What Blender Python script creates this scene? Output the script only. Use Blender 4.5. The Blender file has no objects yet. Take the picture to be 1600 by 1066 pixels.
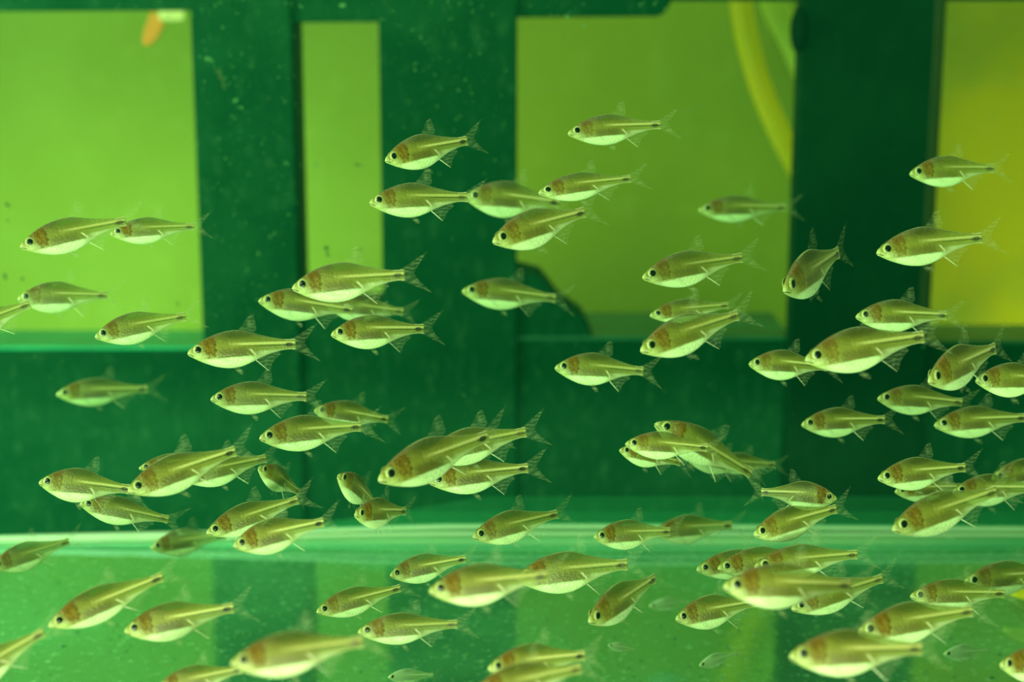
import bpy, bmesh, math, random
import numpy as np
from mathutils import Vector, Matrix

C = bpy.context.scene.collection
SC = bpy.context.scene
random.seed(7)

# ------------------------------------------------------------------ camera
W, H = 1600, 1066
F = 2600.0                       # focal length in pixels
CAM_H = 0.325                    # camera height over the tank's glass floor
PITCH = math.radians(12.0)
cam_d = bpy.data.cameras.new('camera')
cam = bpy.data.objects.new('camera', cam_d)
C.objects.link(cam)
cam.location = (0, 0, CAM_H)
cam.rotation_euler = (math.pi / 2 - PITCH, 0, 0)
cam_d.sensor_width = 36.0
cam_d.lens = 36.0 * F / W
cam_d.clip_start = 0.01
cam_d.clip_end = 50
cam_d.dof.use_dof = True
cam_d.dof.focus_distance = 0.65
cam_d.dof.aperture_fstop = 8.5
SC.camera = cam
FWD = Vector((0, math.cos(PITCH), -math.sin(PITCH)))
UP = Vector((0, math.sin(PITCH), math.cos(PITCH)))
RIGHT = Vector((1, 0, 0))
EYE = Vector((0, 0, CAM_H))


def at_depth(px, py, z):
    """world point at pixel px,py and distance z along the optical axis"""
    return EYE + FWD * z + RIGHT * ((px - W / 2) * z / F) + UP * (-(py - H / 2) * z / F)


def on_y(px, py, y):
    """world point at pixel px,py on the vertical plane at distance y"""
    d = FWD + RIGHT * ((px - W / 2) / F) + UP * (-(py - H / 2) / F)
    return EYE + d * (y / d.y)


def on_floor(px, py, z0=0.0):
    d = FWD + RIGHT * ((px - W / 2) / F) + UP * (-(py - H / 2) / F)
    return EYE + d * ((z0 - CAM_H) / d.z)


# ------------------------------------------------------------------ world, lights, exposure
wd = bpy.data.worlds.new('room_ambient')
SC.world = wd
wd.use_nodes = True
wd.node_tree.nodes['Background'].inputs['Color'].default_value = (0.75, 1.0, 0.6, 1)
wd.node_tree.nodes['Background'].inputs['Strength'].default_value = 0.10


def area(name, loc, target, sx, sy, power, color):
    ld = bpy.data.lights.new(name, 'AREA')
    ld.shape = 'RECTANGLE'
    ld.size, ld.size_y = sx, sy
    ld.energy = power
    ld.color = color
    o = bpy.data.objects.new(name, ld)
    C.objects.link(o)
    o.location = loc
    o.rotation_euler = (Vector(target) - Vector(loc)).to_track_quat('-Z', 'Y').to_euler()
    return o


# the room's lamp on the visitor's side, above the camera
area('room_lamp', (-0.75, -0.7, 0.75), (0.1, 0.68, 0.12), 0.9, 0.6, 17.0, (0.94, 0.98, 0.58))
# added fill light, low in front of the tank, brightens the fish bellies
area('belly_fill', (-0.1, -0.45, -0.20), (0.1, 0.66, 0.17), 1.2, 0.25, 18.0, (0.92, 1.0, 0.70))
# lamp outside the tank's left end
area('side_lamp', (-0.85, 0.78, 0.16), (0.0, 0.97, 0.05), 0.25, 0.3, 10.0, (0.95, 1.0, 0.7))
# tube lamp over the tank
area('tank_lamp', (0, 0.62, 0.95), (0, 0.62, 0), 1.1, 0.22, 2.5, (0.95, 1.0, 0.72))
# lamps lighting the wall behind the rack: one above, one low on the left behind the rail
area('wall_lamp', (0.1, 1.29, 0.95), (0.1, 1.62, 0.15), 2.2, 0.08, 2.7, (1.0, 1.0, 0.72))
area('low_wall_lamp', (-0.36, 1.38, -0.12), (-0.36, 1.62, 0.12), 0.42, 0.12, 1.3, (0.95, 1.0, 0.7))
area('low_wall_lamp', (0.62, 1.40, -0.10), (0.60, 1.62, 0.05), 0.3, 0.12, 0.7, (1.0, 0.95, 0.6))

SC.view_settings.view_transform = 'Standard'
SC.view_settings.look = 'None'
SC.view_settings.gamma = 1.0
SC.view_settings.exposure = 0.0
SC.view_settings.use_curve_mapping = False
SC.cycles.use_denoising = True
SC.cycles.transparent_max_bounces = 24
SC.cycles.max_bounces = 8
SC.cycles.volume_bounces = 0
SC.cycles.caustics_reflective = False
SC.cycles.caustics_refractive = False


# ------------------------------------------------------------------ node helpers
class NT:
    def __init__(self, name):
        self.m = bpy.data.materials.new(name)
        self.m.use_nodes = True
        self.t = self.m.node_tree
        self.t.nodes.clear()
        self.out = self.n('ShaderNodeOutputMaterial')

    def n(self, kind):
        return self.t.nodes.new(kind)

    def set(self, sock, v):
        if isinstance(v, bpy.types.NodeSocket):
            self.t.links.new(v, sock)
        elif isinstance(v, (tuple, list)) and len(v) == 3 and sock.type == 'RGBA':
            sock.default_value = (*v, 1)
        else:
            sock.default_value = v

    def math(self, op, a, b=0.0, clamp=False):
        n = self.n('ShaderNodeMath')
        n.operation = op
        n.use_clamp = clamp
        self.set(n.inputs[0], a)
        self.set(n.inputs[1], b)
        return n.outputs[0]

    def step(self, v, a, b, lo=0.0, hi=1.0):
        n = self.n('ShaderNodeMapRange')
        n.interpolation_type = 'SMOOTHSTEP'
        for i, x in enumerate((v, a, b, lo, hi)):
            self.set(n.inputs[i], x)
        return n.outputs[0]

    def mul(self, *v):
        r = v[0]
        for x in v[1:]:
            r = self.math('MULTIPLY', r, x)
        return r

    def mix(self, f, a, b, blend='MIX'):
        n = self.n('ShaderNodeMix')
        n.data_type = 'RGBA'
        n.blend_type = blend
        self.set(n.inputs[0], f)
        self.set(n.inputs[6], a)
        self.set(n.inputs[7], b)
        return n.outputs[2]

    def mixs(self, f, a, b):
        n = self.n('ShaderNodeMixShader')
        self.set(n.inputs[0], f)
        self.t.links.new(a, n.inputs[1])
        self.t.links.new(b, n.inputs[2])
        return n.outputs[0]

    def xyz(self, which='Object'):
        n = self.n('ShaderNodeTexCoord')
        s = self.n('ShaderNodeSeparateXYZ')
        self.t.links.new(n.outputs[which], s.inputs[0])
        self.co = n.outputs[which]
        return s.outputs

    def scaled(self, vec, s):
        n = self.n('ShaderNodeMapping')
        self.t.links.new(vec, n.inputs[0])
        n.inputs['Scale'].default_value = s
        return n.outputs[0]

    def noise(self, vec, scale, detail=3.0, rough=0.55, out=0):
        n = self.n('ShaderNodeTexNoise')
        self.t.links.new(vec, n.inputs['Vector'])
        n.inputs['Scale'].default_value = scale
        n.inputs['Detail'].default_value = detail
        n.inputs['Roughness'].default_value = rough
        return n.outputs[out]

    def bump(self, h, strength, dist=0.001):
        n = self.n('ShaderNodeBump')
        self.set(n.inputs['Height'], h)
        n.inputs['Strength'].default_value = strength
        n.inputs['Distance'].default_value = dist
        return n.outputs[0]

    def bsdf(self, color, rough=0.5, normal=None, spec=0.5, **kw):
        n = self.n('ShaderNodeBsdfPrincipled')
        self.set(n.inputs['Base Color'], color)
        self.set(n.inputs['Roughness'], rough)
        n.inputs['Specular IOR Level'].default_value = spec
        for k, v in kw.items():
            self.set(n.inputs[k.replace('_', ' ')], v)
        if normal is not None:
            self.t.links.new(normal, n.inputs['Normal'])
        return n.outputs[0]

    def clear(self, color=(1, 1, 1)):
        n = self.n('ShaderNodeBsdfTransparent')
        self.set(n.inputs[0], color)
        return n.outputs[0]

    def surf(self, s):
        self.t.links.new(s, self.out.inputs['Surface'])
        return self.m


# ------------------------------------------------------------------ mesh helpers
def mesh(name, verts, faces, mat=None, smooth=True):
    me = bpy.data.meshes.new(name)
    me.from_pydata([tuple(v) for v in verts], [], faces)
    me.validate()
    bm = bmesh.new()
    bm.from_mesh(me)
    bmesh.ops.recalc_face_normals(bm, faces=bm.faces)
    bm.to_mesh(me)
    bm.free()
    if smooth:
        me.polygons.foreach_set('use_smooth', [True] * len(me.polygons))
    if mat:
        me.materials.append(mat)
    return me


def link(name, data, parent=None, loc=None):
    o = bpy.data.objects.new(name, data)
    C.objects.link(o)
    if parent is not None:
        o.parent = parent
    if loc is not None:
        o.location = loc
    return o


def tag(o, label=None, cat=None, group=None, kind=None):
    for k, v in (('label', label), ('category', cat), ('group', group), ('kind', kind)):
        if v:
            o[k] = v
    return o


def prism(name, pts, y0, y1, mat, bevel=0.0, segs=2):
    """closed x/z outline extruded from y0 to y1, edges bevelled"""
    n = len(pts)
    v = [(x, y0, z) for x, z in pts] + [(x, y1, z) for x, z in pts]
    f = [list(range(n))[::-1], list(range(n, 2 * n))] + [[i, (i + 1) % n, n + (i + 1) % n, n + i] for i in range(n)]
    me = mesh(name, v, f, mat, smooth=False)
    if bevel:
        bm = bmesh.new()
        bm.from_mesh(me)
        bmesh.ops.bevel(bm, geom=bm.edges[:], offset=bevel, segments=segs, affect='EDGES', profile=0.5)
        bm.to_mesh(me)
        bm.free()
    return me


def box(name, lo, hi, mat, bevel=0.0):
    return prism(name, [(lo[0], lo[2]), (hi[0], lo[2]), (hi[0], hi[2]), (lo[0], hi[2])], lo[1], hi[1], mat, bevel)


def tube(name, pts, r, mat, sides=12, sub=8):
    """round tube along a smooth path"""
    P = [Vector(p) for p in pts]
    path = []
    for i in range(len(P) - 1):
        p0, p1, p2, p3 = P[max(i - 1, 0)], P[i], P[i + 1], P[min(i + 2, len(P) - 1)]
        for k in range(sub):
            t = k / sub
            path.append(0.5 * ((2 * p1) + (p2 - p0) * t + (2 * p0 - 5 * p1 + 4 * p2 - p3) * t * t + (3 * p1 - p0 - 3 * p2 + p3) * t ** 3))
    path.append(P[-1])
    v, f = [], []
    ref = Vector((0, 1, 0))
    for i, p in enumerate(path):
        d = (path[min(i + 1, len(path) - 1)] - path[max(i - 1, 0)]).normalized()
        a = d.cross(ref).normalized()
        b = d.cross(a)
        for k in range(sides):
            t = 2 * math.pi * k / sides
            v.append(p + (a * math.cos(t) + b * math.sin(t)) * r)
    for i in range(len(path) - 1):
        for k in range(sides):
            f.append([i * sides + k, i * sides + (k + 1) % sides, (i + 1) * sides + (k + 1) % sides, (i + 1) * sides + k])
    f.append(list(range(sides)))
    f.append([len(v) - sides + k for k in range(sides)])
    return mesh(name, v, f, mat)


# ------------------------------------------------------------------ materials of the setting
def m_wall():
    n = NT('wall_paint')
    x, y, z = n.xyz()
    big = n.noise(n.co, 5.0, 3)
    fine = n.noise(n.co, 40.0, 4)
    c = n.mix(n.step(x, -0.25, 0.12), (0.215, 0.375, 0.036), (0.26, 0.375, 0.017))
    c = n.mix(n.step(x, 0.0, 0.10), c, (0.225, 0.35, 0.016))
    c = n.mix(n.step(x, 0.34, 0.46), c, (0.57, 0.55, 0.001))
    c = n.mix(n.mul(n.step(big, 0.40, 0.66), 0.6), c, (0.18, 0.31, 0.02))
    c = n.mix(n.mul(n.step(fine, 0.5, 0.8), 0.15), c, (0.38, 0.62, 0.1))
    return n.surf(n.bsdf(c, 0.75, n.bump(fine, 0.2, 0.002), 0.2))


def m_rack(name='dark_green_paint', k=0.9):
    n = NT(name)
    n.xyz()
    a = n.noise(n.co, 14.0, 5, 0.65)
    b = n.noise(n.scaled(n.co, (1, 1, 0.45)), 150.0, 5, 0.65)
    c = n.mix(n.step(a, 0.4, 0.75), (0.0003 * k, 0.048 * k, 0.014 * k), (0.006 * k * k, 0.075 * k, 0.024 * k))
    c = n.mix(n.mul(n.step(b, 0.52, 0.70), 0.42 * k), c, (0.035 * k, 0.15 * k, 0.06 * k))
    return n.surf(n.bsdf(c, 0.6, n.bump(b, 0.3, 0.001), 0.05))


def m_rust():
    n = NT('brown_edge_trim')
    n.xyz()
    a = n.noise(n.co, 60.0, 4)
    return n.surf(n.bsdf(n.mix(a, (0.012, 0.030, 0.002), (0.028, 0.042, 0.003)), 0.6, None, 0.2))


def m_simple(name, c1, c2, scale, rough=0.5, spec=0.4, bump=0.2, **kw):
    n = NT(name)
    n.xyz()
    a = n.noise(n.co, scale, 4)
    return n.surf(n.bsdf(n.mix(n.step(a, 0.35, 0.7), c1, c2), rough, n.bump(a, bump, 0.001), spec, **kw))


def m_bottom():
    """glass floor: seen at this flat angle its underside mirrors; a thin algae film dulls it in blotches"""
    n = NT('tank_floor_glass')
    n.xyz()
    film = n.noise(n.co, 9.0, 5, 0.6)
    grain = n.noise(n.scaled(n.co, (1, 2.2, 1)), 85.0, 4, 0.6)
    spots = n.noise(n.co, 230.0, 3, 0.6)
    g = n.n('ShaderNodeBsdfGlossy')
    n.set(g.inputs['Color'], (0.50, 0.74, 0.80))
    n.set(g.inputs['Roughness'], 0.06)
    n.t.links.new(n.bump(grain, 0.12, 0.0006), g.inputs['Normal'])
    d = n.bsdf(n.mix(n.step(spots, 0.55, 0.72), (0.17, 0.62, 0.24), (0.42, 0.84, 0.40)), 0.6, None, 0.2)
    f = n.math('ADD', n.step(film, 0.3, 0.75, 0.20, 0.50), n.mul(n.step(spots, 0.58, 0.7), 0.3), True)
    return n.surf(n.mixs(f, g.outputs[0], d))


def m_pane():
    n = NT('clean_glass')
    return n.surf(n.clear())


def m_water():
    n = NT('green_water')
    a = n.n('ShaderNodeVolumeAbsorption')
    n.set(a.inputs['Color'], (0.30, 0.93, 0.50))
    a.inputs['Density'].default_value = 0.9
    s = n.n('ShaderNodeVolumeScatter')
    n.set(s.inputs['Color'], (0.0, 0.9, 0.38))
    s.inputs['Density'].default_value = 0.08
    s.inputs['Anisotropy'].default_value = 0.2
    d = n.n('ShaderNodeAddShader')
    n.t.links.new(a.outputs[0], d.inputs[0])
    n.t.links.new(s.outputs[0], d.inputs[1])
    n.t.links.new(d.outputs[0], n.out.inputs['Volume'])
    return n.m


def m_strip():
    n = NT('greenish_glass_edge')
    n.xyz()
    st = n.noise(n.scaled(n.co, (1.2, 1, 160)), 1.0, 3)
    c = n.mix(n.step(st, 0.35, 0.65), (0.16, 0.66, 0.36), (0.95, 1.0, 0.72))
    return n.surf(n.bsdf(c, 0.25, None, 0.5))


M_WALL, M_RACK, M_RUST, M_BOTTOM, M_PANE, M_WATER, M_STRIP = m_wall(), m_rack(), m_rust(), m_bottom(), m_pane(), m_water(), m_strip()
M_POST = m_rack('blackish_green_paint', 0.4)
M_SIL = m_simple('clear_silicone', (0.85, 1.0, 0.7), (0.95, 1.0, 0.8), 60, 0.3)


def m_hose(name, c1, c2):
    """soft plastic that lets light through"""
    n = NT(name)
    n.xyz()
    c = n.mix(n.step(n.noise(n.co, 30, 3), 0.35, 0.7), c1, c2)
    t = n.n('ShaderNodeBsdfTranslucent')
    n.set(t.inputs[0], c)
    return n.surf(n.mixs(0.5, n.bsdf(c, 0.35), t.outputs[0]))


M_HOSE = m_hose('yellow_hose_plastic', (1.0, 0.90, 0.003), (1.0, 0.97, 0.006))
M_HOSE2 = m_hose('pale_hose_plastic', (0.78, 0.95, 0.12), (0.85, 1.0, 0.2))
M_ORANGE = m_simple('orange_plastic', (0.75, 0.22, 0.01), (0.8, 0.35, 0.02), 60, 0.5)
M_FLAKE = m_simple('pale_flake', (0.06, 0.22, 0.07), (0.18, 0.40, 0.14), 300, 0.8)
M_DARKFLAKE = m_simple('brown_flake', (0.03, 0.06, 0.01), (0.08, 0.14, 0.02), 300, 0.8)
M_LEAF = m_simple('yellow_leaf', (0.95, 0.62, 0.003), (0.98, 0.78, 0.01), 90, 0.6)
M_LEDGE = m_simple('wet_ledge_paint', (0.004, 0.11, 0.045), (0.01, 0.17, 0.07), 30, 0.35, 0.8, 0.3)
M_LEDGE_LIT = m_simple('lit_wet_ledge_paint', (0.006, 0.36, 0.15), (0.02, 0.45, 0.19), 30, 0.3, 0.6, 0.3)  # brighter green copy: the stronger light on the left ledge is painted in
M_DARK = m_simple('black_green_plastic', (0.0005, 0.010, 0.004), (0.001, 0.014, 0.005), 60, 0.8, 0.05)

# ------------------------------------------------------------------ the setting behind the tank
Y_FRONT, Y_BACK = 0.30, 0.95     # inner faces of the tank
Y_RACK = 1.20                    # front of the rack
Y_WALL = 1.62
wall = link('wall_back', box('wall_back', (-1.6, Y_WALL, -0.75), (1.6, Y_WALL + 0.06, 1.25), M_WALL))
tag(wall, 'lime green painted wall behind the dark rack', None, None, 'structure')
flo = link('floor', box('floor', (-1.6, -1.2, -0.81), (1.6, Y_WALL, -0.75), m_simple('dark_floor_paint', (0.03, 0.08, 0.04), (0.05, 0.11, 0.06), 8, 0.7)))
tag(flo, 'dark room floor below the tank and rack', None, None, 'structure')

# the rack: bars in one plane; pixel corners on its front face
rack = link('rack', None, None, (0, Y_RACK + 0.03, -0.75))
tag(rack, 'dark green rack of posts and rails standing behind the fish tank', 'rack')
RINV = Matrix.Translation(-rack.location)


def rp(px, py, y=Y_RACK):
    p = on_y(px, py, y)
    return p.x, p.z


def rack_part(name, pts, y0, y1, mat=M_RACK, bevel=0.0015):
    me = prism(name, pts, y0, y1, mat, bevel)
    me.transform(RINV)
    return link(name, me, rack)


zb = -0.75
z_top = rp(0, 10)[1]


def post(x0, x1, y0=Y_RACK, y1=Y_RACK + 0.018, mat=M_RACK, name='post'):
    return rack_part(name, [(x0, zb), (x1, zb), (x1, 0.6), (x0, 0.6)], y0, y1, mat)


xl0, xl1 = rp(300, 100)[0], rp(457, 100)[0]
xm0, xm1 = rp(592, 100)[0], rp(808, 100)[0]
xr0, xr1 = rp(1250, 100, Y_RACK - 0.02)[0], rp(1472, 100, Y_RACK - 0.02)[0]
post(xl0, xl1)
post(xm0, xm1)
post(xr0, xr1, Y_RACK - 0.02, Y_RACK + 0.003, M_POST)
# lower rail; its upper edge steps up to the gusset on the broad middle post
zl = rp(800, 850)[1]
zL, zM, zR = rp(0, 549)[1], rp(0, 534)[1], rp(0, 540)[1]
rail = [(-0.95, zL), (xl1, zL), (xl1 + 0.002, rp(465, 474)[1]), (xm0, rp(600, 474)[1]),
        (xm1 - 0.004, rp(820, 420)[1]), (rp(845, 432)[0], rp(845, 432)[1]), (rp(872, 468)[0], rp(872, 468)[1]), (rp(912, 497)[0], rp(912, 497)[1]), (rp(930, 500)[0], zM),
        (xr0, zM), (xr0 + 0.01, zR), (0.95, zR), (0.95, zl), (-0.95, zl)]
rack_part('lower_rail', rail, Y_RACK + 0.004, Y_RACK + 0.045)
# wet, shiny ledges on top of the rail
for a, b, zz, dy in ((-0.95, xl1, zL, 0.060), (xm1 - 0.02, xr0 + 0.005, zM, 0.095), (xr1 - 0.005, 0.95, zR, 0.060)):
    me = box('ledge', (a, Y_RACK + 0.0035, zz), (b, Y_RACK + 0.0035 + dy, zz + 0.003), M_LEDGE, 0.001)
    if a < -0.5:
        me.materials[0] = M_LEDGE_LIT
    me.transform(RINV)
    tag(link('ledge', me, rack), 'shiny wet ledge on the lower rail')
# top beam with the cut corner over the wide opening
beam = [(-0.95, rp(0, 24)[1]), (xl0, rp(300, 17)[1]), (xl1, rp(460, 36)[1]), (xm0, rp(590, 35)[1]), (xm1, rp(810, 28)[1]), (rp(1030, 26)[0], rp(1030, 26)[1]),
        (rp(1042, 18)[0], rp(1042, 18)[1]), (rp(1050, 2)[0], rp(1050, 2)[1]), (0.95, rp(1500, 1)[1]), (0.95, 0.42), (-0.95, 0.42)]
rack_part('top_beam', beam, Y_RACK + 0.004, Y_RACK + 0.045)
# brown trims on post edges
rack_part('edge_trim', [(xr1 - 0.007, rp(0, 520)[1]), (xr1 + 0.001, rp(0, 520)[1]), (xr1 + 0.001, 0.6), (xr1 - 0.007, 0.6)], Y_RACK - 0.021, Y_RACK - 0.015, M_RUST)
rack_part('edge_trim', [(xl1 - 0.001, rp(0, 470)[1]), (xl1 + 0.004, rp(0, 470)[1]), (xl1 + 0.004, 0.6), (xl1 - 0.001, 0.6)], Y_RACK + 0.01, Y_RACK + 0.03, M_RUST)
# the rounded knob on the side of the right post
p = on_y(1249, 47, Y_RACK - 0.014)
p.x = xr0 - 0.0005
kv, kf = [], []
for i in range(9):
    a = math.pi * i / 8
    for k in range(14):
        b = 2 * math.pi * k / 14
        kv.append(Vector((p.x + 0.006 * math.sin(a) * math.cos(b) , p.y + 0.014 * math.sin(a) * math.sin(b), p.z + 0.0165 * math.cos(a))))
for i in range(8):
    for k in range(14):
        kf.append([i * 14 + k, i * 14 + (k + 1) % 14, (i + 1) * 14 + (k + 1) % 14, (i + 1) * 14 + k])
me = mesh('knob', kv, kf, M_DARK)
me.transform(RINV)
tag(link('knob', me, rack), 'black rounded knob')

# hoses hanging between rack and wall
YH = 1.40
hp = [on_y(x, y, YH) for x, y in ((1150, -140), (1153, -60), (1160, 20), (1172, 80), (1190, 140), (1215, 200), (1243, 255), (1290, 330), (1360, 420), (1420, 560), (1430, 760))]
tag(link('hose', tube('hose', hp, 0.0095, M_HOSE)), 'yellow hose curving down behind the dark right post', 'hose')
hp = [on_y(x, y, YH + 0.03) for x, y in ((1192, -140), (1200, -50), (1212, 10), (1232, 50), (1255, 100), (1300, 190), (1370, 300), (1410, 520), (1420, 760))]
tag(link('hose', tube('hose', hp, 0.012, M_HOSE2)), 'pale lime hose beside the yellow hose, close to the knob', 'hose')

# small orange tag and pale lamp in the top corner of the left opening
tp = [on_y(x, y, 1.34) for x, y in ((236, 18), (254, 22), (256, 40), (246, 60), (232, 72), (222, 66), (226, 46))]
tag(link('tag', prism('tag', [(q.x, q.z) for q in tp], 1.338, 1.342, M_ORANGE, 0.0008)), 'small orange tag in the top corner of the left opening', 'tag')
n = NT('lamp_glow')
e = n.n('ShaderNodeEmission')
n.set(e.inputs[0], (0.75, 1.0, 0.22))
e.inputs[1].default_value = 1.0
M_LAMP = n.surf(e.outputs[0])
lamp = link('lamp', None, None, on_y(270, 20, 1.33))
tag(lamp, 'small pale glowing lamp beside the orange tag, against the left post', 'lamp')
link('tube', box('tube', (-0.011, -0.006, -0.006), (0.008, 0.006, 0.004), M_LAMP, 0.003), lamp)
link('lamp_holder', box('lamp_holder', (-0.014, -0.008, 0.004), (0.011, 0.008, 0.04), M_RACK, 0.001), lamp)

# ------------------------------------------------------------------ the tank
TX = 0.62
TH = 0.46
tank = link('aquarium', None, None, (0, 0.62, 0))
tag(tank, 'glass aquarium with a mirroring glass floor and pale bottom edge strip', 'aquarium')
TINV = Matrix.Translation(-tank.location)


def tank_part(name, me):
    me.transform(TINV)
    return link(name, me, tank)


tank_part('bottom_pane', box('bottom_pane', (-TX, Y_FRONT, -0.010), (TX, Y_BACK, 0.0), M_BOTTOM))
tank_part('back_pane', box('back_pane', (-TX, Y_BACK, -0.01), (TX, Y_BACK + 0.008, TH), M_PANE))
tank_part('front_pane', box('front_pane', (-TX, Y_FRONT - 0.008, -0.01), (TX, Y_FRONT, TH), M_PANE))
tank_part('side_pane', box('side_pane', (-TX - 0.008, Y_FRONT - 0.008, -0.01), (-TX, Y_BACK + 0.008, TH), M_PANE))
tank_part('side_pane', box('side_pane', (TX, Y_FRONT - 0.008, -0.01), (TX + 0.008, Y_BACK + 0.008, TH), M_PANE))
# stepped edge strip along the foot of the back pane (profile in y/z, run along x)
zs = on_y(800, 818, Y_BACK).z
prof = [(0, 0), (-0.006, 0), (-0.006, zs * 0.18), (-0.0045, zs * 0.24), (-0.0045, zs * 0.50), (-0.0062, zs * 0.54), (-0.0062, zs * 0.66), (-0.004, zs * 0.70), (-0.004, zs * 0.86), (-0.0055, zs * 0.9), (-0.0055, zs), (0, zs)]
def strip_k(px):
    """how high the strip stands along the pane: it was cut a little lower at the left end"""
    return np.interp(px, [-900, 0, 350, 700, 1000, 1600, 2500], [0.30, 0.36, 0.62, 1.0, 1.0, 0.86, 0.8])


stations = [-862, -400, 0, 180, 350, 520, 700, 1000, 1300, 1600, 2462]
sx_ = [-TX] + [on_y(q, 840, Y_BACK).x for q in stations[1:-1]] + [TX]
k = len(prof)
v = [(x, Y_BACK + y, z * strip_k(q)) for x, q in zip(sx_, stations) for y, z in prof]
m = len(stations)
f = [list(range(k)), list(range((m - 1) * k, m * k))] + [[a * k + i, a * k + (i + 1) % k, (a + 1) * k + (i + 1) % k, (a + 1) * k + i] for a in range(m - 1) for i in range(k)]
tank_part('edge_strip', mesh('edge_strip', v, f, M_STRIP, False))
for q in (0.60, 0.95):
    me = tube('silicone_bead', [(x, Y_BACK - 0.0058, zs * q * strip_k(p)) for x, p in zip(sx_, stations)], 0.0013, M_SIL, 8, 2)
    tank_part('silicone_bead', me)
n = NT('thin_silicone_film')
n.xyz()
M_FILM = n.surf(n.mixs(0.07, n.clear(), n.bsdf((0.10, 0.75, 0.34), 0.5, None, 0.2)))
zq = on_y(800, 798, Y_BACK).z
za = on_y(800, 776, Y_BACK).z
for yy, zt, x0, x1 in ((0.0, za, 420, 760), (0.0022, zq, 340, 640)):
    a, b = on_y(x0, 830, Y_BACK).x, on_y(x1, 800, Y_BACK).x
    tank_part('silicone_film', prism('silicone_film', [(a, zs * 0.5), (TX, zs * 0.8), (TX, zt), (b, zt)], Y_BACK - 0.0018 - yy, Y_BACK - yy, M_FILM))

water = link('water', box('water', (-TX + 0.002, Y_FRONT + 0.002, 0.0025), (TX - 0.002, Y_BACK - 0.0115, 0.43), M_WATER))
tag(water, 'clear green water filling the glass aquarium', 'water', None, 'stuff')


def flakes(name, spots, mat):
    """small irregular flat flecks, each with a little thickness"""
    v, f = [], []
    for (c, r, ax, ay, th) in spots:
        kk = random.randint(5, 7)
        b = len(v)
        nrm = ax.cross(ay)
        a0 = random.uniform(0, 6.28)
        el = random.uniform(0.2, 0.75)
        rot = random.uniform(0, 3.14)
        for s in (0, 1):
            for i in range(kk):
                t = 2 * math.pi * i / kk
                q = r * random.uniform(0.6, 1.1)
                u, w = q * math.cos(t + a0), q * el * math.sin(t + a0)
                u, w = u * math.cos(rot) - w * math.sin(rot), u * math.sin(rot) + w * math.cos(rot)
                v.append(c + ax * u + ay * w + nrm * (th * s))
        f.append([b + i for i in range(kk)])
        f.append([b + kk + i for i in range(kk)])
        for i in range(kk):
            f.append([b + i, b + (i + 1) % kk, b + kk + (i + 1) % kk, b + kk + i])
    return mesh(name, v, f, mat, False)


X, Z, Yv = Vector((1, 0, 0)), Vector((0, 0, 1)), Vector((0, 1, 0))
rng = random.Random(3)
sp = []


def back_flake(px, py, rpx):
    p = on_y(px, py, Y_BACK - 0.0008)
    sp.append((p, rpx * 0.97 / F, X, Z, 0.0004))


for _ in range(900):                     # flecks on the back pane, thickest by the left posts
    r = rng.random()
    if r < 0.45:
        px, py = rng.gauss(390, 60), rng.uniform(-20, 500)
    elif r < 0.75:
        px, py = rng.gauss(690, 70), abs(rng.gauss(0, 160))
    elif r < 0.9:
        px, py = rng.uniform(0, 1040), rng.uniform(-10, 25)
    else:
        px, py = rng.uniform(0, 1600), rng.uniform(450, 800)
    back_flake(px, py, rng.choice((0.6, 0.7, 0.9, 1.2, 1.9)))
for px, py, r in ((325, 92, 7), (331, 96, 4), (368, 157, 5), (376, 168, 4), (335, 104, 2.5), (345, 112, 2), (352, 122, 2), (358, 132, 2), (886, 26, 4), (912, 40, 3), (470, 10, 4), (535, 8, 5), (1078, 172, 4), (1090, 168, 3), (448, 255, 5), (495, 258, 4)):
    back_flake(px, py, r)
o = tank_part('algae_fleck', flakes('algae_fleck', sp, M_FLAKE))
tag(o, 'pale green algae flecks', None, None, 'stuff')
sp = []
for px, py, r in ((559, 258, 6), (510, 388, 5), (512, 398, 4), (563, 390, 5), (470, 258, 3), (483, 145, 2.5), (560, 402, 4), (290, 212, 2.5), (8, 432, 6), (12, 320, 5), (35, 436, 4), (345, 120, 7), (350, 133, 7), (340, 112, 5), (278, 475, 5), (12, 345, 4)):
    back_flake(px, py, r)
o = tank_part('dark_fleck', flakes('dark_fleck', sp, M_DARKFLAKE))
tag(o, 'dark brown flecks', None, None, 'stuff')
sp = []
for _ in range(420):                     # crumbs on the glass floor
    p = on_floor(rng.uniform(-50, 1650), rng.uniform(885, 1075), 0.0002)
    sp.append((p, rng.choice((0.4, 0.5, 0.7, 1.0, 1.5)) * 0.001, X, Yv, 0.0003))
o = tank_part('sediment', flakes('sediment', sp, M_FLAKE))
tag(o, 'pale crumbs of sediment', None, None, 'stuff')

# a yellow leaf on the glass floor at the picture's edge
c = on_floor(1590, 948, 0.001)
lv, lf = [], []
for i in range(9):
    t = i / 8
    wv = 0.017 * math.sin(math.pi * min(1, t * 0.93 + 0.03)) ** 0.7
    for j in range(5):
        s = (j - 2) / 2
        lv.append(c + Vector((-0.024 + 0.075 * t, wv * s + 0.006 * t, 0.001 + 0.006 * abs(s) + 0.004 * math.sin(t * 5))))
for i in range(8):
    for j in range(4):
        lf.append([i * 5 + j, i * 5 + j + 1, (i + 1) * 5 + j + 1, (i + 1) * 5 + j])
lv = [c + Matrix.Rotation(math.radians(48), 3, 'X') @ (p - c) * 0.55 + Vector((0.006, 0, 0.0075)) for p in lv]
o = link('leaf', mesh('leaf', lv, lf, M_LEAF))
sm = o.modifiers.new('thickness', 'SOLIDIFY')
sm.thickness = 0.0006
tag(o, 'blurred yellow leaf leaning up from the glass floor at the frame edge', 'leaf')


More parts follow.
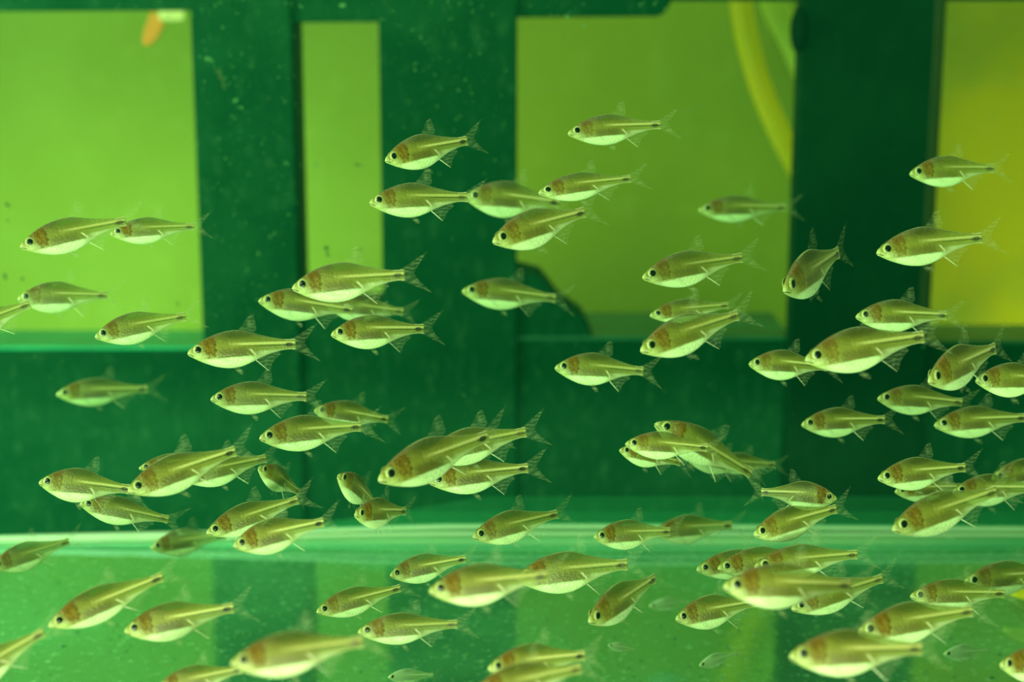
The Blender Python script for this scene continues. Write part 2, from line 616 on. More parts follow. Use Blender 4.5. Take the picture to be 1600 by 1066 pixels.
# ------------------------------------------------------------------ fish: materials
def m_body(name='fish_skin', pale=0.0):
    n = NT(name)
    x, y, z = n.xyz()
    oi = n.n('ShaderNodeObjectInfo')
    rnd = oi.outputs['Random']
    nz = n.noise(n.co, 9.0, 4)
    fine = n.noise(n.co, 60.0, 3)
    # scales
    vo = n.n('ShaderNodeTexVoronoi')
    n.t.links.new(n.scaled(n.co, (42, 10, 52)), vo.inputs['Vector'])
    vo.inputs['Scale'].default_value = 1.0
    sc = vo.outputs['Distance']
    zz = n.math('ADD', z, n.mul(n.math('SUBTRACT', nz, 0.5), 0.03))
    back, side = (0.115, 0.115, 0.008), (0.25, 0.265, 0.026)
    side2 = n.mix(rnd, side, (0.33, 0.31, 0.035))
    side2 = n.mix(n.mul(n.step(nz, 0.45, 0.7), 0.5), side2, (0.17, 0.17, 0.018))
    c = n.mix(n.step(zz, 0.02, 0.13), side2, back)
    # paler rear half, where light comes through the flesh
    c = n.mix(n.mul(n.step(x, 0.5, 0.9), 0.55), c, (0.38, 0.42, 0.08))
    # head: pale below the eye and at the lips
    head = n.step(x, 0.19, 0.09)
    c = n.mix(n.mul(head, n.step(zz, 0.005, -0.055)), c, (0.50, 0.58, 0.17))
    c = n.mix(n.step(x, 0.05, 0.005), c, (0.55, 0.62, 0.2))
    # dark gut shade above the silver belly
    gx = n.mul(n.step(x, 0.25, 0.33), n.step(x, 0.62, 0.50))
    gut = n.mul(gx, n.step(zz, -0.09, -0.06), n.step(zz, 0.03, -0.02))
    c = n.mix(n.mul(gut, n.math('ADD', 0.4, n.mul(rnd, 0.4))), c, (0.11, 0.085, 0.008))
    # silver belly
    bx = n.mul(n.step(x, 0.14, 0.22), n.step(x, 0.66, 0.56))
    lim = n.math('ADD', n.mul(n.math('SUBTRACT', x, 0.35), 0.05), -0.078)
    bel = n.mul(bx, n.step(n.math('SUBTRACT', zz, lim), 0.010, -0.012))
    c = n.mix(bel, c, (0.70, 1.0, 0.46))
    # pale rim light painted on the lower edge of the tail half
    c = n.mix(n.mul(n.step(x, 0.6, 0.72), n.step(z, -0.02, -0.045), 0.7), c, (0.85, 0.9, 0.5))
    c = n.mix(n.mul(n.step(x, 0.04, 0.2), n.step(z, -0.06, -0.09), 0.7), c, (0.8, 0.9, 0.45))
    # lateral stripe and the dark line under it
    lz = n.math('ADD', n.mul(n.math('SUBTRACT', 1.0, x), 0.035), 0.022)
    dz = n.math('ABSOLUTE', n.math('SUBTRACT', z, lz))
    stripe = n.mul(n.step(x, 0.34, 0.55), n.step(dz, 0.017, 0.003))
    c = n.mix(n.mul(stripe, n.math('ADD', 0.3, n.mul(rnd, 0.45))), c, (0.85, 0.78, 0.30))
    dz2 = n.math('ABSOLUTE', n.math('SUBTRACT', z, n.math('SUBTRACT', lz, 0.021)))
    line = n.mul(n.step(x, 0.5, 0.75), n.step(dz2, 0.008, 0.002))
    c = n.mix(n.mul(line, 0.75), c, (0.06, 0.06, 0.012))
    # dark spot at the tail root
    ex = n.math('DIVIDE', n.math('SUBTRACT', x, 0.955), 0.045)
    ez = n.math('DIVIDE', n.math('SUBTRACT', z, 0.004), 0.022)
    rr = n.math('ADD', n.math('MULTIPLY', ex, ex), n.math('MULTIPLY', ez, ez))
    c = n.mix(n.mul(n.step(rr, 1.2, 0.4), n.math('ADD', 0.6, n.mul(rnd, 0.38))), c, (0.012, 0.02, 0.006))
    c = n.mix(n.mul(n.step(x, 0.90, 0.94), n.step(n.math('ABSOLUTE', n.math('SUBTRACT', z, 0.006)), 0.033, 0.045), 0.8), c, (0.9, 0.85, 0.45))
    # bright slanting glint mark at the end of the swim bladder
    gl = n.math('ABSOLUTE', n.math('SUBTRACT', n.math('ADD', x, n.mul(z, 0.9)), 0.575))
    glm = n.mul(n.step(gl, 0.016, 0.005), n.step(z, 0.0, -0.02), n.step(z, -0.085, -0.06))
    c = n.mix(n.mul(glm, 0.85), c, (1.0, 0.92, 0.5))
    # fine rib bars over the rear belly
    wv = n.math('SINE', n.mul(n.math('ADD', x, n.mul(z, 0.55)), 190.0))
    ribs = n.mul(n.step(wv, 0.1, 0.9), n.step(x, 0.40, 0.48), n.step(x, 0.72, 0.62), n.step(z, -0.03, -0.07))
    c = n.mix(n.mul(ribs, 0.16), c, (0.30, 0.32, 0.10))
    # brown brow
    c = n.mix(n.mul(n.step(x, 0.07, 0.12), n.step(x, 0.30, 0.22), n.step(zz, 0.035, 0.08), 0.7), c, (0.20, 0.11, 0.012))
    c = n.mix(n.mul(n.step(fine, 0.55, 0.75), 0.12), c, (0.75, 0.75, 0.3))
    # rim highlight painted as pale lines along the back and under the tail
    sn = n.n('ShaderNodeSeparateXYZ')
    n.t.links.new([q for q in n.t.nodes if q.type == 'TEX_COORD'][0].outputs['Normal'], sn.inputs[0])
    rim_light = n.math('MAXIMUM', n.mul(n.step(sn.outputs[2], 0.80, 0.97), n.step(x, 0.22, 0.4)), n.mul(n.step(sn.outputs[2], -0.80, -0.97), n.step(x, 0.5, 0.6)))
    c = n.mix(n.mul(rim_light, 0.75), c, (0.55, 0.60, 0.20))
    if pale:
        c = n.mix(pale, c, (0.62, 0.95, 0.55))
    s = n.bsdf(c, n.mix(bel, (0.36,) * 3, (0.28,) * 3), n.bump(sc, 0.12, 0.02), 0.55, Sheen_Weight=0.25, Sheen_Roughness=0.35)
    tr = n.mul(n.step(x, 0.28, 0.75), n.math('SUBTRACT', 1.0, n.math('MAXIMUM', stripe, bel), True), n.step(rr, 0.5, 1.2), 0.62 if pale else 0.46)
    tr = n.math('MAXIMUM', tr, n.mul(n.step(z, 0.045, 0.11), n.step(x, 0.28, 0.42), 0.5))
    tr = n.mul(tr, n.math('SUBTRACT', 1.0, n.mul(rim_light, 0.8)))
    return n.surf(n.mixs(tr, s, n.clear((0.9, 1, 0.8))))


def m_fin(name, a0, col):
    n = NT(name)
    x, y, z = n.xyz()
    w = n.n('ShaderNodeTexNoise')
    n.t.links.new(n.scaled(n.co, (14, 4, 60)), w.inputs['Vector'])
    w.inputs['Scale'].default_value = 1.0
    if name == 'fin_spine':
        a0 = n.math('ADD', 0.1, n.mul(n.n('ShaderNodeObjectInfo').outputs['Random'], 0.6))
    f = n.math('ADD', a0, n.mul(n.step(w.outputs[0], 0.4, 0.7), 0.11))
    s = n.bsdf(col, 0.4, None, 0.3)
    return n.surf(n.mixs(f, n.clear(), s))


def m_gill():
    n = NT('gill_cover_skin')
    x, y, z = n.xyz()
    a = n.noise(n.co, 30.0, 4, 0.6)
    b = n.noise(n.co, 60.0, 2)
    c = n.mix(n.step(a, 0.35, 0.65), (0.16, 0.080, 0.0003), (0.33, 0.185, 0.002))
    c = n.mix(n.mul(n.step(b, 0.58, 0.70), 0.5), c, (0.5, 0.45, 0.12))
    rnd = n.n('ShaderNodeObjectInfo').outputs['Random']
    ex = n.math('DIVIDE', n.math('SUBTRACT', n.math('ADD', x, n.mul(z, 0.25)), 0.208), 0.068)
    ez = n.math('DIVIDE', n.math('SUBTRACT', z, 0.045), 0.118)
    rr = n.math('ADD', n.math('MULTIPLY', ex, ex), n.math('MULTIPLY', ez, ez))
    f = n.mul(n.step(n.math('ADD', rr, n.mul(n.math('SUBTRACT', a, 0.5), 3.6)), 1.4, 0.0), n.math('ADD', 0.35, n.mul(rnd, 0.6)))
    s = n.bsdf(c, 0.45, n.bump(a, 0.3, 0.01), 0.15)
    return n.surf(n.mixs(n.math('SUBTRACT', 1.0, n.mul(f, 0.95)), s, n.clear()))


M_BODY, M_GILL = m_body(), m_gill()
M_PALE = m_body('reflection_fish_skin', 0.6)  # paler skin for the small fish that stand in for floor reflections
M_FIN = m_fin('fin_membrane', 0.02, (0.45, 0.55, 0.25))
M_SPINE = m_fin('fin_spine', 0.45, (0.9, 0.95, 0.6))
M_IRIS = m_simple('pale_iris', (0.36, 0.40, 0.10), (0.58, 0.64, 0.22), 40, 0.2, 0.6)
M_PUPIL = m_simple('black_pupil', (0.002, 0.004, 0.002), (0.004, 0.006, 0.003), 20, 0.1, 0.5)
M_MOUTH = m_simple('mouth_line', (0.08, 0.08, 0.02), (0.12, 0.12, 0.03), 40, 0.5)

# ------------------------------------------------------------------ fish: shape (length 1, snout at x = 0, tail root at x = 1, up = z)
PX = [0.0, 0.012, 0.035, 0.07, 0.12, 0.19, 0.27, 0.36, 0.44, 0.52, 0.60, 0.68, 0.76, 0.84, 0.91, 0.97, 1.0, 1.02]
PT = [-0.016, 0.008, 0.026, 0.049, 0.077, 0.109, 0.135, 0.153, 0.160, 0.153, 0.131, 0.107, 0.086, 0.068, 0.056, 0.052, 0.055, 0.050]
PB = [-0.022, -0.036, -0.049, -0.068, -0.093, -0.121, -0.147, -0.163, -0.164, -0.151, -0.124, -0.092, -0.066, -0.048, -0.038, -0.036, -0.041, -0.036]
PW = [0.003, 0.015, 0.025, 0.035, 0.045, 0.053, 0.057, 0.057, 0.055, 0.050, 0.043, 0.035, 0.028, 0.021, 0.015, 0.010, 0.007, 0.002]


def spline(t, xs, ys):
    """monotone-ish Catmull-Rom through the profile points"""
    i = max(0, min(len(xs) - 2, int(np.searchsorted(xs, t)) - 1))
    h = xs[i + 1] - xs[i]
    u = (t - xs[i]) / h

    def slope(j):
        a, b = max(j - 1, 0), min(j + 1, len(xs) - 1)
        return (ys[b] - ys[a]) / (xs[b] - xs[a])
    m0, m1 = slope(i) * h, slope(i + 1) * h
    return (2 * u ** 3 - 3 * u ** 2 + 1) * ys[i] + (u ** 3 - 2 * u ** 2 + u) * m0 + (-2 * u ** 3 + 3 * u ** 2) * ys[i + 1] + (u ** 3 - u ** 2) * m1


def bend_y(x, b):
    return b * max(0.0, x - 0.30) ** 2


def skin_point(x, a, b, grow=0.0):
    """point of the body's surface at station x, angle a round it (0 = far side, 90 = top)"""
    t, l, w = spline(x, PX, PT), spline(x, PX, PB), max(0.001, spline(x, PX, PW))
    mid, hh = (t + l) / 2, (t - l) / 2
    ca, sa = math.cos(a), math.sin(a)
    y = (w + grow) * math.copysign(abs(ca) ** 0.9, ca)
    y *= 1.0 - 0.18 * max(0, sa) ** 2                   # back a little narrower
    return Vector((x, y + bend_y(x, b), mid + (hh + grow * 0.4) * sa))


def fish_meshes(b):
    d = {}
    st = sorted(set([0.0, 0.005, 0.012, 0.022, 0.035, 0.052] + [i / 40 for i in range(3, 41)] + [1.0, 1.012, 1.02]))
    NS = 20
    v, f = [], []
    for x in st:
        for k in range(NS):
            v.append(skin_point(x, 2 * math.pi * k / NS, b))
    for i in range(len(st) - 1):
        for k in range(NS):
            f.append([i * NS + k, i * NS + (k + 1) % NS, (i + 1) * NS + (k + 1) % NS, (i + 1) * NS + k])
    f.append(list(range(NS)))
    f.append([len(v) - NS + k for k in range(NS)])
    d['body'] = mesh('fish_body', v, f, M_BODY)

    # gill covers: raised plates over the cheek
    for side in (0, 1):
        v, f = [], []
        nx, na = 9, 9
        for i in range(nx):
            u = i / (nx - 1)
            for j in range(na):
                t = j / (na - 1)
                ang = math.radians(-42 + 108 * t)
                bulge = math.sin(math.pi * t)
                x = 0.142 + (0.082 + 0.055 * bulge) * u + 0.012 * (1 - bulge)
                a = ang if side == 0 else math.pi - ang
                edge = min(u, 1 - u, t, 1 - t)
                v.append(skin_point(x, a, b, 0.0006 + 0.006 * min(1.0, edge * 5)))
        for i in range(nx - 1):
            for j in range(na - 1):
                f.append([i * na + j, i * na + j + 1, (i + 1) * na + j + 1, (i + 1) * na + j])
        d['gill%d' % side] = mesh('gill_cover', v, f, M_GILL)

    # eyes: low domes, pupil a smaller dome on top
    for side in (0, 1):
        sg = 1 if side == 0 else -1
        ex, ez = 0.098, 0.012
        base = skin_point(ex, 0.10 if side == 0 else math.pi - 0.10, b)

        def dome(r, h, off, mat, nm):
            v, f = [], []
            R, K = 5, 16
            for i in range(R):
                q = i / (R - 1)
                for k in range(K):
                    a = 2 * math.pi * k / K
                    v.append(Vector((ex + r * q * math.cos(a), base.y + sg * (off + h * (1 - q * q)) - sg * 0.004, ez + r * q * math.sin(a))))
            for k in range(K):                       # rim back into the head
                a = 2 * math.pi * k / K
                v.append(Vector((ex + r * math.cos(a), base.y - sg * 0.012, ez + r * math.sin(a))))
            for i in range(R):
                for k in range(K):
                    f.append([i * K + k, i * K + (k + 1) % K, (i + 1) * K + (k + 1) % K, (i + 1) * K + k])
            return mesh(nm, v, f, mat)
        d['eye%d' % side] = dome(0.045, 0.010, 0.0, M_IRIS, 'eye')
        d['pupil%d' % side] = dome(0.029, 0.006, 0.0085, M_PUPIL, 'pupil')

    # mouth slit
    v, f = [], []
    for i in range(7):
        t = i / 6
        x = 0.004 + 0.05 * t
        for sg in (1, -1):
            for dz in (0.003, -0.003):
                w = spline(x, PX, PW)
                v.append(Vector((x - (0.006 if t == 0 else 0), sg * (w * 0.97 + 0.002) if t > 0 else 0, -0.022 - 0.022 * t + dz)))
    for i in range(6):
        a, c = i * 4, (i + 1) * 4
        f.append([a, a + 1, c + 1, c])
        f.append([a + 2, a + 3, c + 3, c + 2])
    d['mouth'] = mesh('mouth', v, f, M_MOUTH)

    # fins: outline in x/z, a lens-thin section, bent with the body
    def fin(nm, root, tip, mat, thick=0.004, splay=0.0, n=7):
        """surface between a root polyline and a tip polyline"""
        v, f = [], []
        m = len(root)
        for sgn in (1, -1):
            for i in range(m):
                for j in range(n):
                    t = j / (n - 1)
                    x = root[i][0] * (1 - t) + tip[i][0] * t
                    z = root[i][1] * (1 - t) + tip[i][1] * t
                    y0 = (root[i][2] * (1 - t) + tip[i][2] * t) if len(root[i]) > 2 else 0.0
                    v.append(Vector((x, bend_y(min(x, 1.35), b) + y0 + sgn * thick * (1 - 0.85 * t) * 0.5, z)))
        N = m * n
        for s in (0, N):
            for i in range(m - 1):
                for j in range(n - 1):
                    f.append([s + i * n + j, s + i * n + j + 1, s + (i + 1) * n + j + 1, s + (i + 1) * n + j])
        for i in range(m - 1):
            for j in (0, n - 1):
                f.append([i * n + j, (i + 1) * n + j, N + (i + 1) * n + j, N + i * n + j])
        for j in range(n - 1):
            for i in (0, m - 1):
                f.append([i * n + j, i * n + j + 1, N + i * n + j + 1, N + i * n + j])
        return mesh(nm, v, f, mat)

    d['dorsal'] = fin('dorsal_fin', [(0.47, 0.145), (0.51, 0.143), (0.55, 0.135), (0.59, 0.124), (0.62, 0.117)],
                      [(0.60, 0.285), (0.632, 0.288), (0.645, 0.25), (0.652, 0.20), (0.655, 0.15)], M_FIN)
    d['anal'] = fin('anal_fin', [(0.63, -0.105), (0.69, -0.084), (0.75, -0.066), (0.81, -0.051), (0.86, -0.042)],
                    [(0.745, -0.205), (0.765, -0.198), (0.785, -0.145), (0.825, -0.105), (0.87, -0.075)], M_FIN)
    d['spine'] = fin('fin_spine', [(0.624, -0.108), (0.636, -0.105)], [(0.744, -0.210), (0.750, -0.207)], M_SPINE, 0.005, n=4)
    d['pelvic'] = fin('pelvic_fin', [(0.40, -0.15, -0.016), (0.43, -0.15, -0.016), (0.45, -0.148, -0.016)],
                      [(0.475, -0.222, -0.05), (0.50, -0.225, -0.05), (0.51, -0.20, -0.04)], M_FIN)
    d['pelvic1'] = fin('pelvic_fin', [(0.40, -0.15, 0.016), (0.43, -0.15, 0.016), (0.45, -0.148, 0.016)],
                       [(0.475, -0.222, 0.05), (0.50, -0.225, 0.05), (0.51, -0.20, 0.04)], M_FIN)
    d['pect'] = fin('pectoral_fin', [(0.275, -0.06, -0.060), (0.275, -0.075, -0.058), (0.275, -0.09, -0.054)],
                    [(0.40, -0.10, -0.095), (0.405, -0.125, -0.092), (0.38, -0.145, -0.085)], M_FIN)
    d['pect1'] = fin('pectoral_fin', [(0.275, -0.06, 0.060), (0.275, -0.075, 0.058), (0.275, -0.09, 0.054)],
                     [(0.40, -0.10, 0.095), (0.405, -0.125, 0.092), (0.38, -0.145, 0.085)], M_FIN)
    d['tail'] = fin('tail_fin', [(0.985, 0.052), (0.992, 0.036), (0.997, 0.02), (1.0, 0.006), (0.997, -0.008), (0.992, -0.024), (0.985, -0.038)],
                    [(1.255, 0.185), (1.205, 0.135), (1.145, 0.065), (1.105, 0.01), (1.145, -0.05), (1.205, -0.115), (1.255, -0.165)], M_FIN, 0.006)
    return d


def proto(b):
    """a fish with its parts; returns a list of (name, mesh, parent index or None)"""
    d = fish_meshes(b)
    return [('body', d['body'], None), ('eye', d['eye0'], None), ('pupil', d['pupil0'], 1), ('eye', d['eye1'], None), ('pupil', d['pupil1'], 3),
            ('gill_cover', d['gill0'], None), ('gill_cover', d['gill1'], None), ('mouth', d['mouth'], None),
            ('dorsal_fin', d['dorsal'], None), ('anal_fin', d['anal'], None), ('fin_spine', d['spine'], 9),
            ('pelvic_fin', d['pelvic'], None), ('pelvic_fin', d['pelvic1'], None), ('pectoral_fin', d['pect'], None), ('pectoral_fin', d['pect1'], None),
            ('tail_fin', d['tail'], None)]


PROTO = {-1: proto(-0.16), 0: proto(0.03), 1: proto(0.20)}
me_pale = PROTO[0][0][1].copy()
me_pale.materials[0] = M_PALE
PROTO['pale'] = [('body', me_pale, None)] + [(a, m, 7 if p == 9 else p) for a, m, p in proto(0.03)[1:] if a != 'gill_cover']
PART_LABEL = {'gill_cover': 'orange brown gill cover', 'tail_fin': 'clear forked tail fin', 'fin_spine': 'white leading ray', 'pupil': 'black pupil'}
GROUP = 'small glassy fish schooling in the tank'
TILT = math.radians(1.0)


def fish(sx, sy, tx, ty, z, yaw, bend, hz, label):
    """snout pixel, tail-root pixel, distance of the middle, yaw (+ = tail farther), bend variant, height factor"""
    if max(sy, ty) < 850 and z > 0.55:
        z = 0.64 + (z - 0.64) * (0.6 if z < 0.64 else 0.9)
    lp = math.hypot(tx - sx, ty - sy) * z / F
    dz = lp * math.tan(math.radians(yaw)) / 2
    p0, p1 = at_depth(sx, sy, z - dz), at_depth(tx, ty, z + dz)
    ax = (p1 - p0)
    s = ax.length
    ax.normalize()
    upv = UP * math.cos(TILT) - FWD * math.sin(TILT)
    ay = upv.cross(ax).normalized()
    az = ax.cross(ay).normalized()
    r = bpy.data.objects.new('fish', None)
    r.empty_display_size = 0.01
    C.objects.link(r)
    tag(r, label, 'fish', GROUP)
    r.matrix_world = Matrix(((ax.x * s, ay.x * s, az.x * s * hz * 1.1, p0.x), (ax.y * s, ay.y * s, az.y * s * hz * 1.1, p0.y), (ax.z * s, ay.z * s, az.z * s * hz * 1.1, p0.z), (0, 0, 0, 1)))
    made = []
    for nm, me, par in PROTO[bend]:
        o = bpy.data.objects.new(nm, me)
        C.objects.link(o)
        o.parent = r if par is None else made[par]
        if nm in PART_LABEL:
            o['label'] = PART_LABEL[nm]
        made.append(o)
    lowest = min(p0.z, p1.z) - 0.1 * s
    pm = (p0 + p1) / 2
    if lowest < 0.001 or max(p0.y, p1.y) > Y_BACK - 0.012 or min(p0.y, p1.y) < Y_FRONT + 0.01:
        print('CHECK', label, 'low %.4f  y %.3f %.3f  s %.4f' % (lowest, p0.y, p1.y, s))
    return r


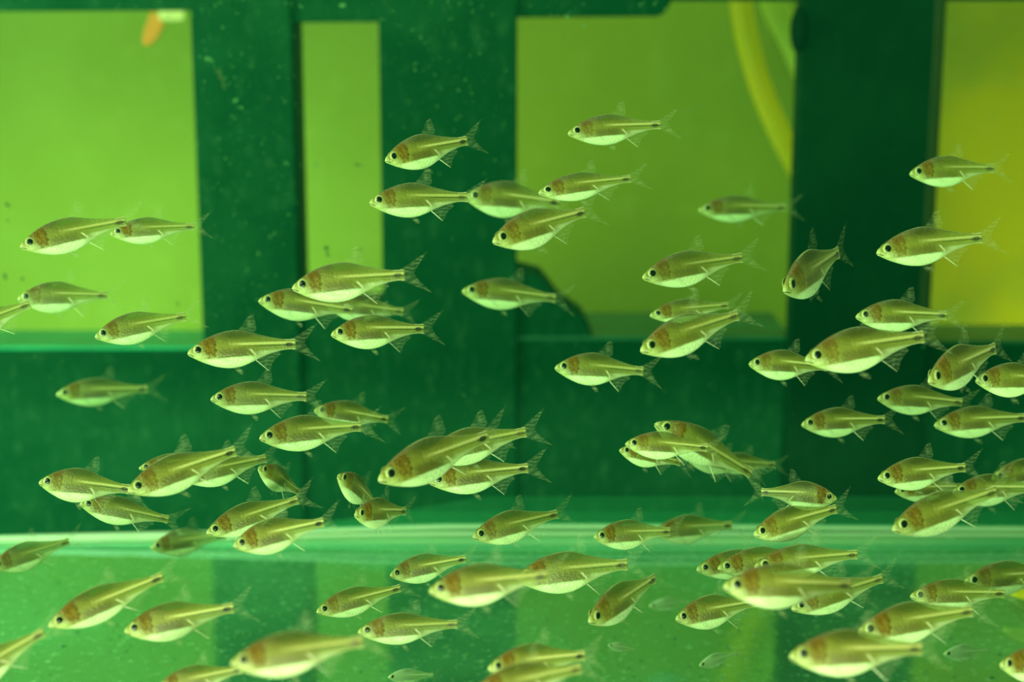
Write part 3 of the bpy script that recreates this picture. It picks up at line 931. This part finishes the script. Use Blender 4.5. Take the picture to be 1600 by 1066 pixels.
FISH = [
    # upper water, before the openings and posts
    (887, 207, 1030, 196, .68, 8, 0, .92, 'highest fish in the wide green opening, alone under the top beam'),
    (601, 249, 729, 221, .66, 25, 0, 1.05, 'fish on the broad middle post with its dorsal fin raised high, topmost there'),
    (577, 315, 728, 309, .65, 10, 0, 1.0, 'fish crossing from the narrow opening onto the broad middle post, orange gill bright'),
    (727, 306, 872, 318, .80, 10, 0, 1.1, 'hazy fish nosing the tail of another, behind, on the middle post'),
    (841, 300, 984, 280, .68, 12, 0, .82, 'slim fish nosing out over the wide opening, just above a plump one'),
    (769, 376, 913, 333, .60, 28, 0, 1.0, 'plump fish swimming head down beside the right edge of the middle post'),
    (1091, 327, 1226, 325, .88, 8, 0, .85, 'faint blurred fish in the wide opening under the yellow hose'),
    (1421, 270, 1552, 264, .72, 8, 0, 1.0, 'highest fish crossing the right post onto the olive opening'),
    (1369, 393, 1533, 373, .62, 8, 0, .98, 'sharp fish crossing the right post onto the olive opening, pale mouth clear'),
    (1003, 432, 1158, 404, .65, 12, 0, .95, 'fish low in the wide opening with clear back and orange gill spot'),
    (1224, 452, 1312, 396, .66, 52, 0, 1.1, 'fish diving nose down on the left edge of the right post, dorsal fin upright'),
    (31, 384, 194, 347, .62, 14, 0, .95, 'leading fish of the nose to tail pair in the left opening'),
    (172, 364, 301, 355, .70, 8, 0, .92, 'following fish of the nose to tail pair reaching the left post'),
    (28, 465, 164, 463, .76, 8, 0, 1.05, 'dull olive fish with dark tail low in the left opening'),
    (-95, 535, 44, 477, .66, 10, 0, 1.0, 'fish cut by the frame in the left opening, only its tail half shows'),
    (148, 525, 288, 496, .68, 12, 0, 1.0, 'fish across the bottom edge of the left opening, tail at the left post'),
    (456, 448, 629, 431, .60, 6, 0, 1.0, 'large sharp fish at the foot of the narrow opening'),
    (404, 468, 548, 486, .72, 8, 0, 1.0, 'olive fish tucked behind the large sharp one at the narrow opening, nose left'),
    (512, 477, 628, 488, .78, 8, 0, 1.05, 'fish half hidden under the large sharp one, bright belly and tail showing'),
    (517, 521, 660, 515, .66, 10, 0, 1.05, 'lone fish below the narrow opening on the dark rail beside the middle post'),
    (722, 453, 866, 467, .80, 10, 0, .95, 'blurred fish alone low on the broad middle post'),
    (293, 550, 459, 539, .62, 12, 0, 1.0, 'fish at the foot of the left post, long and pale bellied'),
    (88, 615, 228, 609, .90, 8, 0, .9, 'blurred fish with pale tail fin on the dark rail under the left opening'),
    (329, 622, 476, 621, .66, 6, 0, 1.0, 'fish mid rail under the left post with black tail spot'),
    (491, 640, 606, 657, .74, 14, 1, 1.05, 'shorter fish lying just above and behind a pale bellied one on the rail'),
    (405, 683, 562, 668, .66, 14, 0, 1.0, 'pale bellied fish on the rail lying just below a shorter one'),
    (590, 748, 762, 684, .56, 32, 0, .95, 'big fish heading down and left in front of two others under the middle post'),
    (664, 712, 820, 677, .62, 12, 0, 1.0, 'upper fish behind the big diving one, tail fork at its end'),
    (670, 752, 823, 733, .64, 10, 0, 1.0, 'lower fish behind the big diving one, orange gill band and bright belly'),
    (61, 752, 200, 766, .64, 8, 0, 1.12, 'deep bodied fish leading the cluster at the left end of the rail'),
    (199, 766, 366, 707, .58, 20, 0, .98, 'bright striped fish slanting up in the left cluster, dorsal fin raised'),
    (217, 731, 330, 716, .70, 8, 0, .8, 'brownish fish whose head peeks over the bright striped slanting one'),
    (284, 748, 414, 718, .68, 10, 0, 1.05, 'pale fish behind the tail of the bright striped slanting one'),
    (404, 730, 468, 770, .66, 48, 0, 1.05, 'small brown fish seen nose first, tail sinking, over the sloping pair'),
    (125, 785, 260, 814, .68, 10, 1, .95, 'fish tilted tail down below the deep bodied leader'),
    (322, 832, 464, 783, .64, 16, 0, .95, 'upper of the sloping pair above the pale glass strip'),
    (364, 852, 504, 818, .59, 14, 0, 1.1, 'lower of the sloping pair on the pale glass strip, black tail spot'),
    (235, 855, 350, 838, .82, 10, 0, 1.05, 'hazy fish on the pale glass strip before the sloping pair'),
    (-14, 886, 106, 848, .74, 16, 0, 1.05, 'clear bodied fish at the left end of the pale glass strip'),
    (528, 742, 590, 792, .66, 48, 0, 1.1, 'upper of two small fish on end, head up, above the strip'),
    (554, 803, 634, 800, .63, 50, 0, 1.15, 'lower of two small fish above the strip, tail flicked up'),
    (738, 838, 870, 805, .66, 14, 0, 1.05, 'lone fish where the bright lines of the glass strip end, mid tank'),
    (928, 838, 1046, 832, .68, 10, 0, 1.1, 'leading fish of the pair on the strip at mid tank, eye dark'),
    (1022, 831, 1142, 822, .78, 8, 0, 1.05, 'following fish of the pair on the strip at mid tank, hazy'),
    (1308, 778, 1192, 770, .66, 16, 0, 1.12, 'only fish facing right, over the strip by the right post'),
    (1177, 834, 1306, 797, .62, 14, 0, 1.05, 'fish crossing just below the only one facing right'),
    # knot of fish in the middle of the rail
    (977, 692, 1104, 701, .62, 10, 0, .95, 'front fish of the mid rail knot, eye and black tail spot clear'),
    (968, 702, 1062, 724, .68, 20, 0, 1.0, 'fish under the front one of the knot, open mouth and belly showing'),
    (1024, 660, 1172, 740, .70, 14, 0, .92, 'fish on top of the mid rail knot slanting down to its tail'),
    (1068, 710, 1176, 736, .74, 10, 0, .95, 'fish at the underside of the mid rail knot, bright belly'),
    (1112, 722, 1210, 727, .80, 8, 0, .95, 'last fish of the mid rail knot, trailing behind the rest'),
    (867, 573, 1003, 581, .70, 6, 0, 1.05, 'lone fish on the rail under the gusset of the middle post'),
    (1000, 546, 1153, 494, .58, 26, 0, .95, 'plump fish nosing down at the foot of the wide opening'),
    (1015, 492, 1137, 478, .72, 8, 0, .85, 'fish half hidden behind the plump one at the wide opening'),
    (1170, 567, 1290, 574, .70, 6, 0, 1.1, 'fish partly behind the long sharp one at the right post'),
    (1257, 560, 1442, 528, .56, 10, 0, 1.0, 'long sharp fish across the right post, fins spread'),
    (1337, 493, 1478, 494, .70, 6, 0, 1.0, 'olive fish straight above the long sharp one on the right post'),
    (1450, 594, 1556, 546, .60, 40, 0, 1.12, 'plump fish nosing down under the olive opening, tail fin curved up'),
    (1524, 593, 1655, 594, .63, 10, 0, 1.1, 'fish cut by the frame under the olive opening, eye showing'),
    (1371, 621, 1502, 630, .72, 6, 0, .98, 'dull fish under the plump nosing one at the right post'),
    (1252, 662, 1381, 657, .72, 6, 0, 1.0, 'lone fish low on the right post with nothing beside it'),
    (1459, 663, 1602, 654, .72, 6, 0, .95, 'fish level with the lone one, reaching the right frame edge'),
    (1371, 746, 1507, 732, .66, 8, 0, 1.02, 'topmost fish of the right end cluster, pale belly'),
    (1398, 767, 1506, 762, .72, 8, 0, 1.0, 'fish peeking out under the topmost one of the right end cluster'),
    (1488, 767, 1618, 764, .70, 8, 0, 1.05, 'fish behind the black tail spot in the right end cluster'),
    (1549, 746, 1668, 734, .76, 8, 0, 1.1, 'fish cut by the frame at the top of the right end cluster'),
    (1393, 826, 1556, 770, .58, 16, 0, .98, 'front fish of the right end cluster, slanting up to its black tail spot'),
    # low fish, over the mirroring floor
    (1088, 889, 1222, 872, .70, 8, 0, .95, 'first of three noses in a row over the floor, foremost eye'),
    (1121, 887, 1262, 868, .66, 8, 0, .95, 'second of three noses in a row over the floor'),
    (1178, 884, 1338, 868, .62, 10, 0, .9, 'third of three noses in a row over the floor, longest tail'),
    (1130, 914, 1328, 917, .52, 8, 0, 1.0, 'large fish with a vivid orange cheek under the three noses in a row'),
    (1236, 950, 1378, 906, .62, 16, 0, .95, 'pale fish whose tail sticks out behind the orange cheeked one'),
    (1422, 930, 1568, 929, .64, 6, 0, .95, 'fish with bold black eye left of the yellow leaf'),
    (1506, 908, 1652, 897, .72, 8, 0, 1.0, 'blurred fish over the yellow leaf at the frame edge'),
    (1340, 986, 1518, 957, .56, 10, 0, .98, 'fish with barred belly just above the largest low one at right'),
    (1233, 1023, 1438, 1016, .50, 6, 0, 1.0, 'largest low fish beside the dark post reflection, orange gill, barred fish above'),
    (1055, 966, 1180, 943, .64, 10, 0, 1.15, 'short fish with orange gill under the large orange cheeked one'),
    (919, 970, 1024, 906, .62, 42, 0, 1.05, 'fish rising tail up alone over the open floor, face forward'),
    (762, 1043, 912, 1026, .54, 14, 0, 1.1, 'upper of two fish stacked at the bottom edge, eye ring pale'),
    (738, 1082, 906, 1047, .50, 14, 0, 1.0, 'lower of two fish stacked at the bottom edge, cut by the frame'),
    (670, 922, 852, 902, .52, 8, 0, 1.02, 'large blurred fish leading two abreast below the strip at mid tank'),
    (806, 902, 978, 884, .62, 8, 0, 1.05, 'fish overlapped by the large blurred leader, its tail spot clear'),
    (609, 898, 726, 875, .66, 8, 0, 1.08, 'smaller fish just above the nose of the large blurred leader'),
    (494, 955, 624, 921, .64, 14, 0, .95, 'fish with dark brow beside the left post reflection, nose low'),
    (559, 986, 712, 977, .60, 6, 0, .92, 'slim fish between the dark browed one and the biggest low one'),
    (360, 1035, 564, 1005, .47, 10, 0, .98, 'biggest fish at the bottom, across the left post reflection'),
    (75, 977, 252, 904, .56, 18, 0, .88, 'slender fish slanting steeply over the floor, dorsal fin tall'),
    (194, 985, 362, 952, .56, 10, 0, 1.02, 'brown sided fish beside the steeply slanting slender one'),
    (-95, 1085, 66, 991, .52, 14, 0, .9, 'fish leaving at the bottom left corner, black tail tip only'),
    (244, 1076, 376, 1048, .54, 10, 0, 1.05, 'fish half below the frame, its back under the brown sided one'),
    (1562, 1037, 1690, 1040, .56, 10, 0, 1.2, 'fish entering at the bottom right corner, eye and cheek only'),
    # small fish added in place of reflections in the glass floor
    (1014, 947, 1078, 942, .84, 10, 'pale', .95, 'tiny pale fish standing in for a floor reflection, before the short orange gilled one'),
    (950, 1008, 992, 1016, .74, 14, 'pale', 1.0, 'tiny sliver standing in for a fish reflection below the rising tail up one'),
    (1092, 1040, 1152, 1022, .735, 12, 'pale', 1.0, 'tiny clear fish standing in for a reflection under the short orange gilled one'),
    (1474, 1022, 1546, 1018, .745, 12, 'pale', 1.0, 'tiny clear fish standing in for a reflection behind the tail of the largest low one'),
    (606, 1058, 676, 1056, .70, 12, 'pale', 1.0, 'tiny fish standing in for a reflection at the bottom edge under the slim one'),
]
for a in FISH:
    fish(*a)
